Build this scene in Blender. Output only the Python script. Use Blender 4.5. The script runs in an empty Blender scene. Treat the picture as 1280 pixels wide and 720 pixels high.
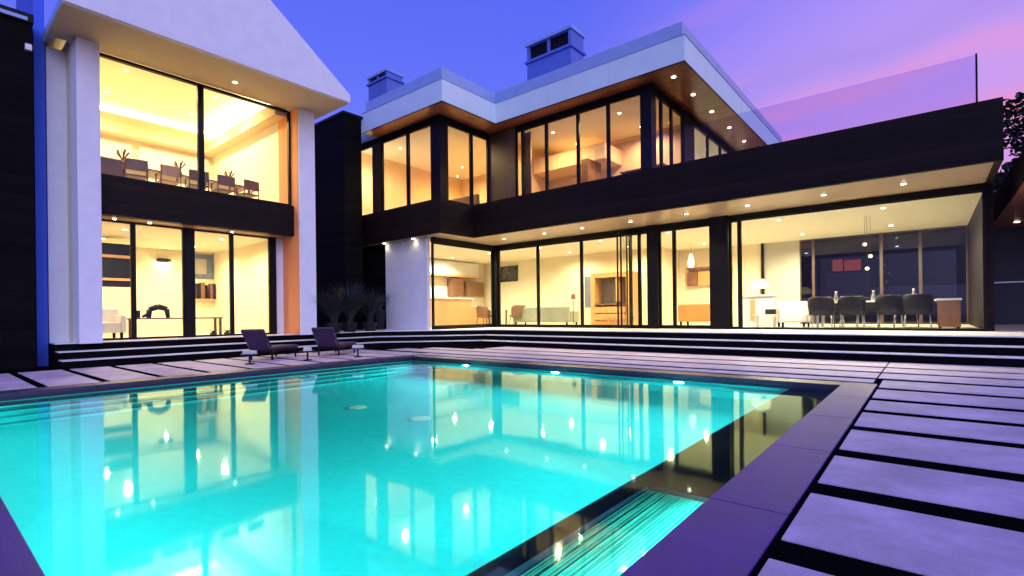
import bpy, bmesh, math, random
from mathutils import Vector, Matrix
random.seed(7)
S = bpy.context.scene
COL = S.collection
R = math.radians

# ------------------------------------------------------------------ helpers
def nt(m):
    m.use_nodes = True
    n = m.node_tree
    n.nodes.clear()
    return n

def mat(name, col, rough=.6, metal=0., var=.12, vscale=3., bump=.0, bscale=60., spec=.5, stretch=None, coat=0.):
    """principled material with noise mottling and a fine bump"""
    m = bpy.data.materials.new(name); n = nt(m)
    out = n.nodes.new('ShaderNodeOutputMaterial'); p = n.nodes.new('ShaderNodeBsdfPrincipled')
    n.links.new(p.outputs[0], out.inputs[0])
    p.inputs['Roughness'].default_value = rough; p.inputs['Metallic'].default_value = metal
    p.inputs['Specular IOR Level'].default_value = spec
    p.inputs['Coat Weight'].default_value = coat
    tc = n.nodes.new('ShaderNodeTexCoord'); mp = n.nodes.new('ShaderNodeMapping')
    n.links.new(tc.outputs['Object'], mp.inputs[0])
    if stretch: mp.inputs['Scale'].default_value = stretch
    nz = n.nodes.new('ShaderNodeTexNoise'); nz.inputs['Scale'].default_value = vscale
    nz.inputs['Detail'].default_value = 6; nz.inputs['Roughness'].default_value = .65
    n.links.new(mp.outputs[0], nz.inputs['Vector'])
    cr = n.nodes.new('ShaderNodeValToRGB')
    lo = [c*(1-var) for c in col]+[1]; hi = [min(1, c*(1+var)) for c in col]+[1]
    cr.color_ramp.elements[0].color = lo; cr.color_ramp.elements[1].color = hi
    cr.color_ramp.elements[0].position = .3; cr.color_ramp.elements[1].position = .7
    n.links.new(nz.outputs['Fac'], cr.inputs[0]); n.links.new(cr.outputs[0], p.inputs['Base Color'])
    rr = n.nodes.new('ShaderNodeMapRange'); rr.inputs['To Min'].default_value = max(.02, rough*.8)
    rr.inputs['To Max'].default_value = min(1, rough*1.2)
    n.links.new(nz.outputs['Fac'], rr.inputs['Value']); n.links.new(rr.outputs[0], p.inputs['Roughness'])
    if bump:
        b = n.nodes.new('ShaderNodeBump'); b.inputs['Strength'].default_value = bump; b.inputs['Distance'].default_value = .01
        nb = n.nodes.new('ShaderNodeTexNoise'); nb.inputs['Scale'].default_value = bscale; nb.inputs['Detail'].default_value = 4
        n.links.new(mp.outputs[0], nb.inputs['Vector'])
        n.links.new(nb.outputs['Fac'], b.inputs['Height']); n.links.new(b.outputs[0], p.inputs['Normal'])
    return m

def boards(name, c1, c2, pitch=.14, axis='Z', rough=.5, grain=(1, 1, 18), spec=.3):
    """timber boards: dark grooves every pitch along an axis, grain colour"""
    m = bpy.data.materials.new(name); n = nt(m); N = n.nodes.new; L = n.links.new
    out = N('ShaderNodeOutputMaterial'); p = N('ShaderNodeBsdfPrincipled'); L(p.outputs[0], out.inputs[0])
    p.inputs['Roughness'].default_value = rough; p.inputs['Specular IOR Level'].default_value = spec
    tc = N('ShaderNodeTexCoord'); sp = N('ShaderNodeSeparateXYZ'); L(tc.outputs['Object'], sp.inputs[0])
    d = N('ShaderNodeMath'); d.operation = 'DIVIDE'; L(sp.outputs[axis], d.inputs[0]); d.inputs[1].default_value = pitch
    fr = N('ShaderNodeMath'); fr.operation = 'FRACT'; L(d.outputs[0], fr.inputs[0])
    fl = N('ShaderNodeMath'); fl.operation = 'FLOOR'; L(d.outputs[0], fl.inputs[0])
    wn = N('ShaderNodeTexWhiteNoise'); wn.noise_dimensions = '1D'; L(fl.outputs[0], wn.inputs['W'])
    mp = N('ShaderNodeMapping'); mp.inputs['Scale'].default_value = grain; L(tc.outputs['Object'], mp.inputs[0])
    nz = N('ShaderNodeTexNoise'); nz.inputs['Scale'].default_value = 2.5; nz.inputs['Detail'].default_value = 8; L(mp.outputs[0], nz.inputs[0])
    ad = N('ShaderNodeMath'); ad.operation = 'MULTIPLY_ADD'; L(wn.outputs['Value'], ad.inputs[0]); ad.inputs[1].default_value = .5; L(nz.outputs['Fac'], ad.inputs[2])
    cr = N('ShaderNodeValToRGB'); cr.color_ramp.elements[0].color = (*c1, 1); cr.color_ramp.elements[1].color = (*c2, 1)
    cr.color_ramp.elements[0].position = .35; cr.color_ramp.elements[1].position = 1.
    L(ad.outputs[0], cr.inputs[0]); L(cr.outputs[0], p.inputs['Base Color'])
    gt = N('ShaderNodeMath'); gt.operation = 'GREATER_THAN'; L(fr.outputs[0], gt.inputs[0]); gt.inputs[1].default_value = .08
    b = N('ShaderNodeBump'); b.inputs['Strength'].default_value = 1; b.inputs['Distance'].default_value = .008
    L(gt.outputs[0], b.inputs['Height']); L(b.outputs[0], p.inputs['Normal'])
    return m

def emit(name, col, s):
    m = bpy.data.materials.new(name); n = nt(m)
    out = n.nodes.new('ShaderNodeOutputMaterial'); e = n.nodes.new('ShaderNodeEmission')
    e.inputs[0].default_value = (*col, 1); e.inputs[1].default_value = s
    n.links.new(e.outputs[0], out.inputs[0]); return m

def glass(name, tint=(1, 1, 1), ior=1.45, rough=0.):
    m = bpy.data.materials.new(name); n = nt(m); N = n.nodes.new; L = n.links.new
    out = N('ShaderNodeOutputMaterial'); mx = N('ShaderNodeMixShader'); tr = N('ShaderNodeBsdfTransparent'); gl = N('ShaderNodeBsdfGlossy')
    fr = N('ShaderNodeFresnel'); fr.inputs[0].default_value = ior
    tr.inputs[0].default_value = (*tint, 1); gl.inputs['Roughness'].default_value = rough
    ge = N('ShaderNodeNewGeometry'); su = N('ShaderNodeMath'); su.operation = 'SUBTRACT'; su.inputs[0].default_value = 1; L(ge.outputs['Backfacing'], su.inputs[1])
    mu = N('ShaderNodeMath'); mu.operation = 'MULTIPLY'; L(fr.outputs[0], mu.inputs[0]); L(su.outputs[0], mu.inputs[1])
    L(mu.outputs[0], mx.inputs[0]); L(tr.outputs[0], mx.inputs[1]); L(gl.outputs[0], mx.inputs[2]); L(mx.outputs[0], out.inputs[0])
    return m

def water_mat():
    m = bpy.data.materials.new('pool_water'); n = nt(m); N = n.nodes.new; L = n.links.new
    out = N('ShaderNodeOutputMaterial'); g = N('ShaderNodeBsdfGlass'); g.inputs['IOR'].default_value = 1.66
    g.inputs['Color'].default_value = (.70, 1, .98, 1); g.inputs['Roughness'].default_value = .045
    L(g.outputs[0], out.inputs[0])
    tc = N('ShaderNodeTexCoord'); mp = N('ShaderNodeMapping'); L(tc.outputs['Object'], mp.inputs[0])
    nz = N('ShaderNodeTexNoise'); nz.inputs['Scale'].default_value = 1.6; nz.inputs['Detail'].default_value = 3; nz.inputs['Roughness'].default_value = .45
    L(mp.outputs[0], nz.inputs[0])
    b = N('ShaderNodeBump'); b.inputs['Strength'].default_value = .07; b.inputs['Distance'].default_value = .02
    L(nz.outputs['Fac'], b.inputs['Height']); L(b.outputs[0], g.inputs['Normal'])
    return m

def pool_tile(name, c1, c2, size=.05):
    m = bpy.data.materials.new(name); n = nt(m); N = n.nodes.new; L = n.links.new
    out = N('ShaderNodeOutputMaterial'); p = N('ShaderNodeBsdfPrincipled'); L(p.outputs[0], out.inputs[0]); p.inputs['Roughness'].default_value = .35
    tc = N('ShaderNodeTexCoord'); nz = N('ShaderNodeTexNoise'); nz.inputs['Scale'].default_value = .9; nz.inputs['Detail'].default_value = 4
    vo = N('ShaderNodeTexVoronoi'); vo.inputs['Scale'].default_value = 1/size; vo.distance = 'CHEBYCHEV'; vo.inputs['Randomness'].default_value = 0
    L(tc.outputs['Object'], nz.inputs[0]); L(tc.outputs['Object'], vo.inputs['Vector'])
    sp = N('ShaderNodeSeparateColor'); L(vo.outputs['Color'], sp.inputs[0])
    mx = N('ShaderNodeMath'); mx.operation = 'MULTIPLY_ADD'; L(sp.outputs[0], mx.inputs[0]); mx.inputs[1].default_value = .35; L(nz.outputs['Fac'], mx.inputs[2])
    cr = N('ShaderNodeValToRGB'); cr.color_ramp.elements[0].color = (*c1, 1); cr.color_ramp.elements[1].color = (*c2, 1)
    cr.color_ramp.elements[0].position = .35; cr.color_ramp.elements[1].position = .95
    L(mx.outputs[0], cr.inputs[0]); L(cr.outputs[0], p.inputs['Base Color'])
    return m

def box(bm, x0, x1, y0, y1, z0, z1):
    v = [bm.verts.new(p) for p in ((x0,y0,z0),(x1,y0,z0),(x1,y1,z0),(x0,y1,z0),(x0,y0,z1),(x1,y0,z1),(x1,y1,z1),(x0,y1,z1))]
    for f in ((0,3,2,1),(4,5,6,7),(0,1,5,4),(1,2,6,5),(2,3,7,6),(3,0,4,7)): bm.faces.new([v[i] for i in f])

def prism(bm, pts, z0, z1):
    a = [bm.verts.new((x, y, z0)) for x, y in pts]; b = [bm.verts.new((x, y, z1)) for x, y in pts]
    n = len(pts); bm.faces.new(list(reversed(a))); bm.faces.new(b)
    for i in range(n): bm.faces.new([a[i], a[(i+1) % n], b[(i+1) % n], b[i]])

def prism_x(bm, yz, x0, x1):
    a = [bm.verts.new((x0, y, z)) for y, z in yz]; b = [bm.verts.new((x1, y, z)) for y, z in yz]
    n = len(yz); bm.faces.new(list(reversed(a))); bm.faces.new(b)
    for i in range(n): bm.faces.new([a[i], a[(i+1) % n], b[(i+1) % n], b[i]])

def tube(bm, p, q, r0, r1=None, seg=10):
    r1 = r0 if r1 is None else r1
    p, q = Vector(p), Vector(q); d = (q-p).normalized()
    a = d.cross(Vector((0, 0, 1)) if abs(d.z) < .9 else Vector((1, 0, 0))).normalized(); b = d.cross(a)
    A = []; B = []
    for i in range(seg):
        t = 2*math.pi*i/seg; o = a*math.cos(t)+b*math.sin(t)
        A.append(bm.verts.new(p+o*r0)); B.append(bm.verts.new(q+o*r1))
    for i in range(seg): bm.faces.new([A[i], A[(i+1) % seg], B[(i+1) % seg], B[i]])
    bm.faces.new(list(reversed(A))); bm.faces.new(B)

def lathe(bm, prof, c=(0, 0, 0), seg=16):
    rings = []
    for r, z in prof:
        rings.append([bm.verts.new((c[0]+r*math.cos(2*math.pi*i/seg), c[1]+r*math.sin(2*math.pi*i/seg), c[2]+z)) for i in range(seg)])
    for k in range(len(rings)-1):
        for i in range(seg): bm.faces.new([rings[k][i], rings[k][(i+1) % seg], rings[k+1][(i+1) % seg], rings[k+1][i]])
    bm.faces.new(list(reversed(rings[0]))); bm.faces.new(rings[-1])

def mk(name, fn, m, parent=None, bevel=0., smooth=False, label=None, off=None):
    """link the shapes fn(bm) as ONE mesh object; world coordinates are made relative to a parent that stands elsewhere"""
    bm = bmesh.new(); fn(bm)
    bmesh.ops.recalc_face_normals(bm, faces=bm.faces)
    o0 = Vector((0, 0, 0))
    if parent is not None:
        q = parent
        while q is not None: o0 += q.location; q = q.parent
    if off is not None: o0 = Vector(off)
    if o0.length: bmesh.ops.translate(bm, verts=bm.verts, vec=-o0)
    me = bpy.data.meshes.new(name); bm.to_mesh(me); bm.free()
    for f in me.polygons: f.use_smooth = smooth
    me.materials.append(m)
    o = bpy.data.objects.new(name, me); COL.objects.link(o)
    if parent is not None: o.parent = parent
    if bevel:
        b = o.modifiers.new('b', 'BEVEL'); b.width = bevel; b.segments = 2; b.limit_method = 'ANGLE'
    if label: o['label'] = label
    return o

def bx(*a): return lambda bm: box(bm, *a)
def bxs(l): return lambda bm: [box(bm, *a) for a in l]

def thing(name, label, cat, loc=(0, 0, 0), rz=0, group=None):
    o = bpy.data.objects.new(name, None); COL.objects.link(o); o.location = loc; o.rotation_euler = (0, 0, rz)
    o.empty_display_size = .2
    o['label'] = label; o['category'] = cat
    if group: o['group'] = group
    return o

def tag(o, label, cat, group=None):
    o['label'] = label; o['category'] = cat
    if group: o['group'] = group
    return o

def struct(name, fn, m, kind='structure', bevel=0.):
    o = mk(name, fn, m, bevel=bevel); o['kind'] = kind; return o

def dup(root, loc, rz, label, group=None):
    r = root.copy(); COL.objects.link(r); r.location = loc; r.rotation_euler = (0, 0, rz); r['label'] = label
    if group: r['group'] = group
    for ch in list(root.children):
        c = ch.copy(); COL.objects.link(c); c.parent = r
        for g in list(ch.children):
            d = g.copy(); COL.objects.link(d); d.parent = c
    return r

def lamp(name, loc, power, col, kind='POINT', r=.05, rot=None, size=None, sizey=None, spot=None):
    l = bpy.data.lights.new(name, kind); l.energy = power; l.color = col
    if kind == 'AREA':
        l.shape = 'RECTANGLE'; l.size = size; l.size_y = sizey or size
    else: l.shadow_soft_size = r
    if kind == 'SPOT': l.spot_size = spot or R(100); l.spot_blend = .6
    o = bpy.data.objects.new(name, l); COL.objects.link(o); o.location = loc
    if rot: o.rotation_euler = rot
    return o

# ------------------------------------------------------------------ materials
M = {}
M['render'] = mat('white_render', (.76, .78, .82), .75, var=.05, bump=.25, bscale=90)
M['warm_glow'] = mat('warm_glow_render', (.80, .30, .10), .8, var=.06, bump=.2, bscale=90)  # orange of the warm room light painted into the colour
M['end_wall'] = mat('sky_shade_render', (.06, .13, .66), .8, var=.08, bump=.2, bscale=90)  # blue of the sky-lit shade put into the base colour
M['fascia_white'] = mat('white_fascia', (.64, .80, .80), .55, var=.04, vscale=1.5, bump=.05)
M['roof_metal'] = mat('blue_grey_metal', (.30, .42, .66), .4, metal=.0, var=.08, bump=.03)
M['chimney'] = mat('chimney_render', (.10, .17, .52), .6, var=.1, bump=.2)  # base colour carries the blue cast of the dusk sky
M['clad'] = boards('dark_cladding', (.005, .003, .003), (.016, .008, .006), .16, 'Z', .55, (.6, .6, 14), .12)
M['clad_black'] = boards('black_cladding', (.002, .002, .002), (.006, .005, .005), .2, 'Z', .7, (1, 1, 10), .06)
M['black'] = mat('black_metal', (.006, .005, .006), .4, var=.2, spec=.15)
M['dark_brown'] = mat('dark_brown_timber', (.05, .028, .02), .5, var=.3, stretch=(1, 1, .1))
M['soffit'] = boards('soffit_timber', (.26, .085, .05), (.40, .14, .08), .18, 'Y', .35, (2, 14, 1), .5)
M['soffit_gold'] = mat('soffit_bronze', (.42, .30, .18), .35, var=.08, vscale=.8)
M['soffit_plain'] = mat('soffit_render', (.62, .50, .30), .7, var=.05)
M['cream'] = mat('cream_paint', (.84, .75, .55), .8, var=.03, vscale=1)
M['ceil'] = mat('ceiling_paint', (.90, .84, .66), .8, var=.02, vscale=1)
M['peach'] = mat('peach_paint', (.78, .56, .34), .8, var=.04, vscale=1)
M['floor_int'] = mat('pale_floor', (.80, .75, .64), .25, var=.06, vscale=1.5)
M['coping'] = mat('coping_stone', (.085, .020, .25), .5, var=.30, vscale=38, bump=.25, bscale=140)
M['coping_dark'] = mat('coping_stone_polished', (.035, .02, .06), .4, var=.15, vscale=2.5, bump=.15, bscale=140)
M['paver'] = mat('paver_concrete', (.60, .49, .60), .6, var=.22, vscale=2.2, bump=.5, bscale=120)
def stained(m, sc=1.1, amt=.45, speck=220):
    """adds water stains and fine speckle over a mat() material"""
    n = m.node_tree; p = [x for x in n.nodes if x.type == 'BSDF_PRINCIPLED'][0]; lk = p.inputs['Base Color'].links[0]; src = lk.from_socket
    tc = [x for x in n.nodes if x.type == 'TEX_COORD'][0]
    a = n.nodes.new('ShaderNodeTexNoise'); a.inputs['Scale'].default_value = sc; a.inputs['Detail'].default_value = 9; a.inputs['Roughness'].default_value = .7; a.inputs['Distortion'].default_value = .8
    n.links.new(tc.outputs['Object'], a.inputs[0])
    b = n.nodes.new('ShaderNodeTexNoise'); b.inputs['Scale'].default_value = speck; n.links.new(tc.outputs['Object'], b.inputs[0])
    r = n.nodes.new('ShaderNodeMapRange'); r.inputs['From Min'].default_value = .35; r.inputs['From Max'].default_value = .65; r.inputs['To Min'].default_value = 1-amt; r.inputs['To Max'].default_value = 1.
    n.links.new(a.outputs['Fac'], r.inputs['Value'])
    r2 = n.nodes.new('ShaderNodeMapRange'); r2.inputs['From Min'].default_value = .3; r2.inputs['From Max'].default_value = .7; r2.inputs['To Min'].default_value = .8; r2.inputs['To Max'].default_value = 1.15
    n.links.new(b.outputs['Fac'], r2.inputs['Value'])
    mu = n.nodes.new('ShaderNodeMath'); mu.operation = 'MULTIPLY'; n.links.new(r.outputs[0], mu.inputs[0]); n.links.new(r2.outputs[0], mu.inputs[1])
    vm = n.nodes.new('ShaderNodeVectorMath'); vm.operation = 'SCALE'; n.links.new(src, vm.inputs[0]); n.links.new(mu.outputs[0], vm.inputs['Scale']); n.links.new(vm.outputs[0], p.inputs['Base Color'])
stained(M['paver'], 1.3, .28); stained(M['coping'], 1.8, .30)
M['gap'] = mat('black_pebbles', (.0035, .0035, .004), .95, var=.5, vscale=40, bump=1., bscale=60, spec=.0)
M['riser'] = mat('black_granite_riser', (.004, .004, .0045), .8, var=.3, vscale=8, spec=.03)
M['tread'] = mat('pale_stone_tread', (.70, .69, .70), .6, var=.08)
M['terrace'] = mat('terrace_stone', (.78, .76, .72), .4, var=.05)
M['ground'] = mat('dark_ground', (.012, .014, .010), .95, var=.4, vscale=4)
M['tile'] = pool_tile('cyan_mosaic', (.02, .58, .60), (.03, .66, .68))
M['tile_step'] = pool_tile('teal_mosaic_nosing', (.0, .22, .24), (.02, .34, .34))
M['navy'] = mat('navy_tile', (.010, .012, .04), .3, var=.2, vscale=20)
M['spa'] = mat('teal_channel_tile', (.03, .50, .46), .4, var=.35, vscale=3, stretch=(22, 1, 1))
M['spa_slat'] = mat('teal_slat', (.10, .70, .62), .4, var=.45, vscale=2, stretch=(20, 1.3, 1))
M['water'] = water_mat()
M['glass'] = glass('window_glass', (.97, .98, .97), 1.35)
M['glass_smoke'] = glass('smoked_glass', (.40, .40, .55), 1.5)
M['glass_balu'] = glass('balustrade_glass', (.84, .85, .97), 1.3)
M['white_gloss'] = mat('white_lacquer', (.82, .80, .76), .25, var=.02)
M['wood_or'] = mat('honey_oak', (.55, .30, .12), .45, var=.15, vscale=3, stretch=(1, 1, .12))
M['wood_br'] = mat('walnut', (.16, .07, .035), .45, var=.25, vscale=3, stretch=(1, .2, 1))
M['leather'] = mat('black_leather', (.005, .005, .006), .5, var=.2, vscale=10, bump=.1, spec=.15)
M['orange'] = mat('orange_fabric', (.62, .20, .05), .85, var=.12, bump=.3)
M['green_f'] = mat('sage_fabric', (.28, .30, .22), .9, var=.12, bump=.3)
M['lounge'] = mat('aubergine_fabric', (.045, .02, .065), .8, var=.12, bump=.2, bscale=200)
M['screen'] = mat('dark_screen', (.02, .015, .015), .15, var=.1)
M['blue_p'] = mat('slate_blue_paint', (.12, .16, .26), .5, var=.15)
M['steel'] = mat('brushed_steel', (.45, .45, .46), .3, metal=1., var=.05)
M['towel'] = mat('white_towel', (.75, .72, .70), .95, var=.05, bump=.6, bscale=150)
M['leaf'] = mat('dark_leaf', (.012, .022, .020), .55, var=.4, vscale=2)
M['leaf_tree'] = mat('tree_leaf', (.035, .05, .03), .6, var=.5, vscale=1)
M['bark'] = mat('bark', (.06, .045, .035), .9, var=.3, bump=.6, bscale=30)
M['pot'] = mat('charcoal_pot', (.012, .012, .014), .6, spec=.2)
M['grey_panel'] = mat('grey_plaster', (.42, .41, .36), .7, var=.05, vscale=1)
M['red'] = mat('red_lacquer', (.65, .08, .03), .4, var=.1)
M['mirror_s'] = mat('smoked_mirror', (.16, .13, .12), .15, var=.2)
M['down'] = emit('downlight_glow', (1, .84, .62), 18)
M['shade'] = emit('lamp_shade_glow', (1, .78, .42), 2.6)
M['uw'] = emit('underwater_lamp_glow', (.6, 1., 1.), 4)
M['red_glow'] = emit('red_lantern_glow', (1, .16, .05), 1.3)
WARM = (1, .80, .42); AMBER = (1, .66, .28); CREAM = (1, .90, .58)

# ------------------------------------------------------------------ ground, deck, steps
struct('ground', bx(-400, 400, -300, 600, -1.9, -1.8), M['ground'])
PX0, PX1, PY0, PY1 = -9.8, -.92, .35, 8.02          # pool opening
CX0, CX1, CY0, CY1 = -10.2, -.54, -.05, 8.40        # outer edge of the coping
base = struct('pool_deck', bxs([(-30, CX0-.002, -12, 40, -1.79, -.008), (CX1+.002, 30, -12, 40, -1.79, -.008),
                         (CX0, CX1, CY1+.002, 40, -1.79, -.008), (CX0, CX1, -12, CY0-.002, -1.79, -.008)]), M['gap'])
def slab_strip(l): return lambda bm: [box(bm, *a) for a in l]
# right-hand path: big strips beside the pool
rp = []
y = 9.0
edges = [(8.07, 8.90), (7.09, 7.85), (6.21, 6.86), (5.29, 6.0), (4.33, 5.08), (3.41, 4.10), (2.46, 3.18), (1.50, 2.235), (.56, 1.28), (-.38, .34), (-1.3, -.6), (-2.3, -1.55)]
for a, b in edges:
    rp.append((CX1+.03, 3.4, a, b, -.029, .0)); rp.append((3.44, 7.4, a, b, -.029, .0))
struct('path', slab_strip(rp), M['paver'], bevel=.004)
fp = []
for a, b in [(8.55, 8.93), (9.15, 9.88), (10.08, 10.80), (11.0, 12.04)]:
    for x0, x1 in ((-10.3, -7.1), (-7.08, -3.9), (-3.88, -.6), (-.58, 3.4), (3.42, 7.4)):
        if x0 > -.6 and b < 9.1: continue
        if x0 < -8 and a > 10.9: x0 = -10.2
        fp.append((x0, x1, a, b, -.029, .0))
fp.append((-12.4, -10.32, 9.15, 9.88, -.029, .0)); fp.append((-11.9, -10.32, 10.08, 10.6, -.029, .0))
struct('paved_forecourt', slab_strip(fp), M['paver'], bevel=.004)
lp = []
yy = -1.62
for k in range(14):
    if yy > 8.9: break
    lp.append((-13.45, CX0-.03, yy, min(yy+.63, 8.98), -.029, .0)); yy += .755
struct('side_path', slab_strip(lp), M['paver'], bevel=.004)

# L-shaped steps with a chamfered inner corner
def offs(d):
    k = d*math.tan(R(22.5))
    return [(-13.6-d, 2.06), (-13.6-d, 9.7+k), (-11.3-k, 12.05+d), (7.5, 12.05+d)]
def step_level(k, z0, z1, over=0):
    p = offs(.34*k-over)
    p[0] = (p[0][0], 2.06)
    if k < 2:
        q = offs(.34*(k+1)+.02)
        return p + list(reversed(q))
    return None
def steps_riser(bm):
    for k in range(2):
        p = offs(.34*k); q = offs(.34*(k+1))
        prism(bm, p+list(reversed(q)), -.03, .167*(k+1)-.022)
    p = offs(.68); q = [(7.5, 13.4), (-13.0, 13.4), (-14.9, 11.9), (-14.9, 2.06)]
    prism(bm, p+q, -.03, .167*3-.022)
struct('steps', steps_riser, M['riser'])
def steps_tread(bm):
    for k in range(2):
        p = offs(.34*k-.015); q = offs(.34*(k+1))
        prism(bm, p+list(reversed(q)), .167*(k+1)-.0215, .167*(k+1))
struct('stair_treads', steps_tread, M['tread'])
def terr(bm):
    p = offs(.68-.015)
    prism(bm, p+[(7.5, 23.5), (-16.0, 23.5), (-16.0, 2.06)], .479, .5)
struct('terrace', terr, M['terrace'])

# ------------------------------------------------------------------ swimming pool
pool = thing('swimming_pool', 'large lit turquoise swimming pool with dark violet stone coping', 'swimming pool', (-5.4, 4.2, 0))
def cop(bm):
    n = 6
    for i in range(n):
        a = CY0+(CY1-CY0)*i/n; b = CY0+(CY1-CY0)*(i+1)/n-.005
        box(bm, PX1, CX1, a, b, -.06, 0)
mk('coping', cop, M['coping'], pool, bevel=.004)
def cop2(bm):
    n = 6
    for i in range(n):
        a = CX0+(PX1-CX0)*i/n; b = CX0+(PX1-CX0)*(i+1)/n-.005
        box(bm, a, b, CY0, PY0, -.06, 0)
mk('coping', cop2, M['coping'], pool, bevel=.004)
def cop3(bm):
    n = 6
    for i in range(n):
        a = CX0+(PX1-CX0)*i/n; b = CX0+(PX1-CX0)*(i+1)/n-.005
        box(bm, a, b, PY1, CY1, -.06, 0)
    for i in range(5):
        a = PY0+(PY1-PY0)*i/5+.003; b = PY0+(PY1-PY0)*(i+1)/5-.003
        box(bm, CX0, PX0, a, b, -.06, 0)
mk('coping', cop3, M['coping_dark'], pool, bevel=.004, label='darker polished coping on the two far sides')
mk('waterline_band', bxs([(PX0-.39, PX0-.001, PY0, PY1, -.16, -.061), (PX0, PX1, PY1+.001, PY1+.39, -.16, -.061), (PX0, PX1, PY0-.39, PY0-.001, -.16, -.061), (PX1+.001, PX1+.37, PY0, PY1, -.16, -.061)]), M['navy'], pool)
DZ = -1.35
mk('basin', bxs([(PX0-.3, PX0, PY0-.3, PY1+.3, DZ-.1, -.162), (PX1, PX1+.3, PY0-.3, PY1+.3, DZ-.1, -.162), (PX0, PX1, PY0-.3, PY0, DZ-.1, -.162),
                 (PX0, PX1, PY1, PY1+.3, DZ-.1, -.162), (PX0, PX1, PY0, PY1, DZ-.1, DZ)]), M['tile'], pool)
# submerged entry steps along the left wall and a bench across the far wall
st, ns = [], []
for k in range(4):
    x1 = PX0+.42+.36*k; z = -.34-.24*k
    st.append((PX0+.001+(.42+.36*(k-1) if k else 0), x1, PY0+.002, PY1-.45, DZ, z))
    ns.append((x1-.09, x1+.004, PY0+.004, PY1-.452, z-.09, z+.004))
mk('underwater_step', bxs(st), M['tile'], pool)
mk('step_nosing', bxs(ns), M['tile_step'], pool)
mk('underwater_bench', bx(PX0+.001, -1.56, PY1-.44, PY1-.001, DZ, -.55), M['tile'], pool)
mk('bench_nosing', bx(PX0+.002, -1.56, PY1-.445, PY1-.40, -.59, -.546), M['tile_step'], pool)
# dark ledge on the right, with the lit channel near the viewer
mk('dark_ledge', bxs([(-1.53, PX1-.001, 3.05, PY1-.002, DZ, -.135), (-1.53, -1.40, PY0+.001, 3.048, DZ, -.13)]), M['navy'], pool, label='navy tiled ledge just under the water')
mk('channel_floor', bx(-1.398, PX1-.002, PY0+.002, 3.046, -.60, -.25), M['spa'], pool)
def slats(bm):
    x = -1.39
    while x < PX1-.03:
        w = random.uniform(.006, .02); box(bm, x, x+w, PY0+.01, 3.03, -.249, -.243+random.uniform(-.002, .003)); x += w+random.uniform(.004, .012)
mk('channel_grating', slats, M['spa_slat'], pool)
w = struct('water', lambda bm: bm.faces.new([bm.verts.new(p) for p in ((PX0-.02, PY0-.02, -.1), (PX1+.02, PY0-.02, -.1), (PX1+.02, PY1+.02, -.1), (PX0-.02, PY1+.02, -.1))]), M['water'])
# floor drains and underwater lamps
for (x, y) in ((-6.1, 4.0), (-4.9, 4.1)):
    d = mk('floor_drain', lambda bm: lathe(bm, [(.13, 0), (.13, .012), (.10, .02), (.02, .02)], (x, y, DZ+.001)), M['white_gloss'], pool, smooth=False)
def uwl(x, y, z, ax):
    f = mk('underwater_light', (lambda bm: tube(bm, (x, y+.01, z), (x, y-.03, z), .11, .09, 20)) if ax == 'y' else (lambda bm: tube(bm, (x-.01, y, z), (x+.03, y, z), .11, .09, 20)), M['steel'], pool, smooth=False)
    mk('lens', (lambda bm: tube(bm, (x, y-.031, z), (x, y-.036, z), .07, .07, 20)) if ax == 'y' else (lambda bm: tube(bm, (x+.031, y, z), (x+.036, y, z), .07, .07, 20)), M['uw'], f)
CY = (.55, 1., 1.)
for x in (-7.9, -5.5, -3.1):
    uwl(x, PY1-.0, -.33, 'y')
    lamp('pool_lamp', (x, PY1-.10, -.33), 170, CY, 'AREA', rot=(R(-80), 0, 0), size=.14)
lamp('pool_lamp', (-1.535, 4.2, -.55), 400, CY, 'AREA', rot=(0, R(75), 0), size=.3, sizey=6.6)  # unseen strip lamp added to spread light evenly through the pool
lamp('pool_lamp', (-5.6, PY0+.01, -.55), 150, CY, 'AREA', rot=(R(75), 0, 0), size=7.4, sizey=.3)  # another added strip, hidden on the near wall, to even out the water
lamp('channel_lamp', (PX1-.008, 1.7, -.155), 26, (.5, 1, .9), 'AREA', rot=(0, R(78), 0), size=.06, sizey=2.6)

# ------------------------------------------------------------------ building helpers
def window(root, ax, c, a0, a1, z0, z1, fw=.06, dep=.08, m=None, label=None, frame_z=None, gm=None):
    """one framed pane in the plane ax=c, running a0..a1 and z0..z1; frame = part, pane = sub-part"""
    m = m or M['black']; t = frame_z or fw
    def B(u0, u1, w0, w1, d=dep):
        return (u0, u1, c-d/2, c+d/2, w0, w1) if ax == 'y' else (c-d/2, c+d/2, u0, u1, w0, w1)
    fr = mk('window', bxs([B(a0, a0+fw, z0, z1), B(a1-fw, a1, z0, z1), B(a0+fw, a1-fw, z0, z0+t), B(a0+fw, a1-fw, z1-t, z1)]), m, root, label=label)
    mk('pane', bxs([B(a0+fw, a1-fw, z0+t, z1-t, .012)]), gm or M['glass'], fr)
    return fr

def downlight(root, x, y, z, power=6, col=WARM, r=.05, spot=True):
    d = mk('downlight', lambda bm: lathe(bm, [(r+.02, -.012), (r+.02, 0), (r, 0), (r, -.012)], (x, y, z), 16), M['white_gloss'], root)
    mk('lamp_disc', lambda bm: lathe(bm, [(r, -.022), (r, -.013)], (x, y, z), 16), M['down'], d)
    if power: lamp('downlight_lamp', (x, y, z-.03), power, col, 'SPOT', r=.04, spot=R(130))

# ------------------------------------------------------------------ main house
H = thing('main_house', 'two-storey modern house with white flat roof and dark timber balcony band behind the pool', 'house', (-8.5, 17, 0))
GC = 3.77
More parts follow.
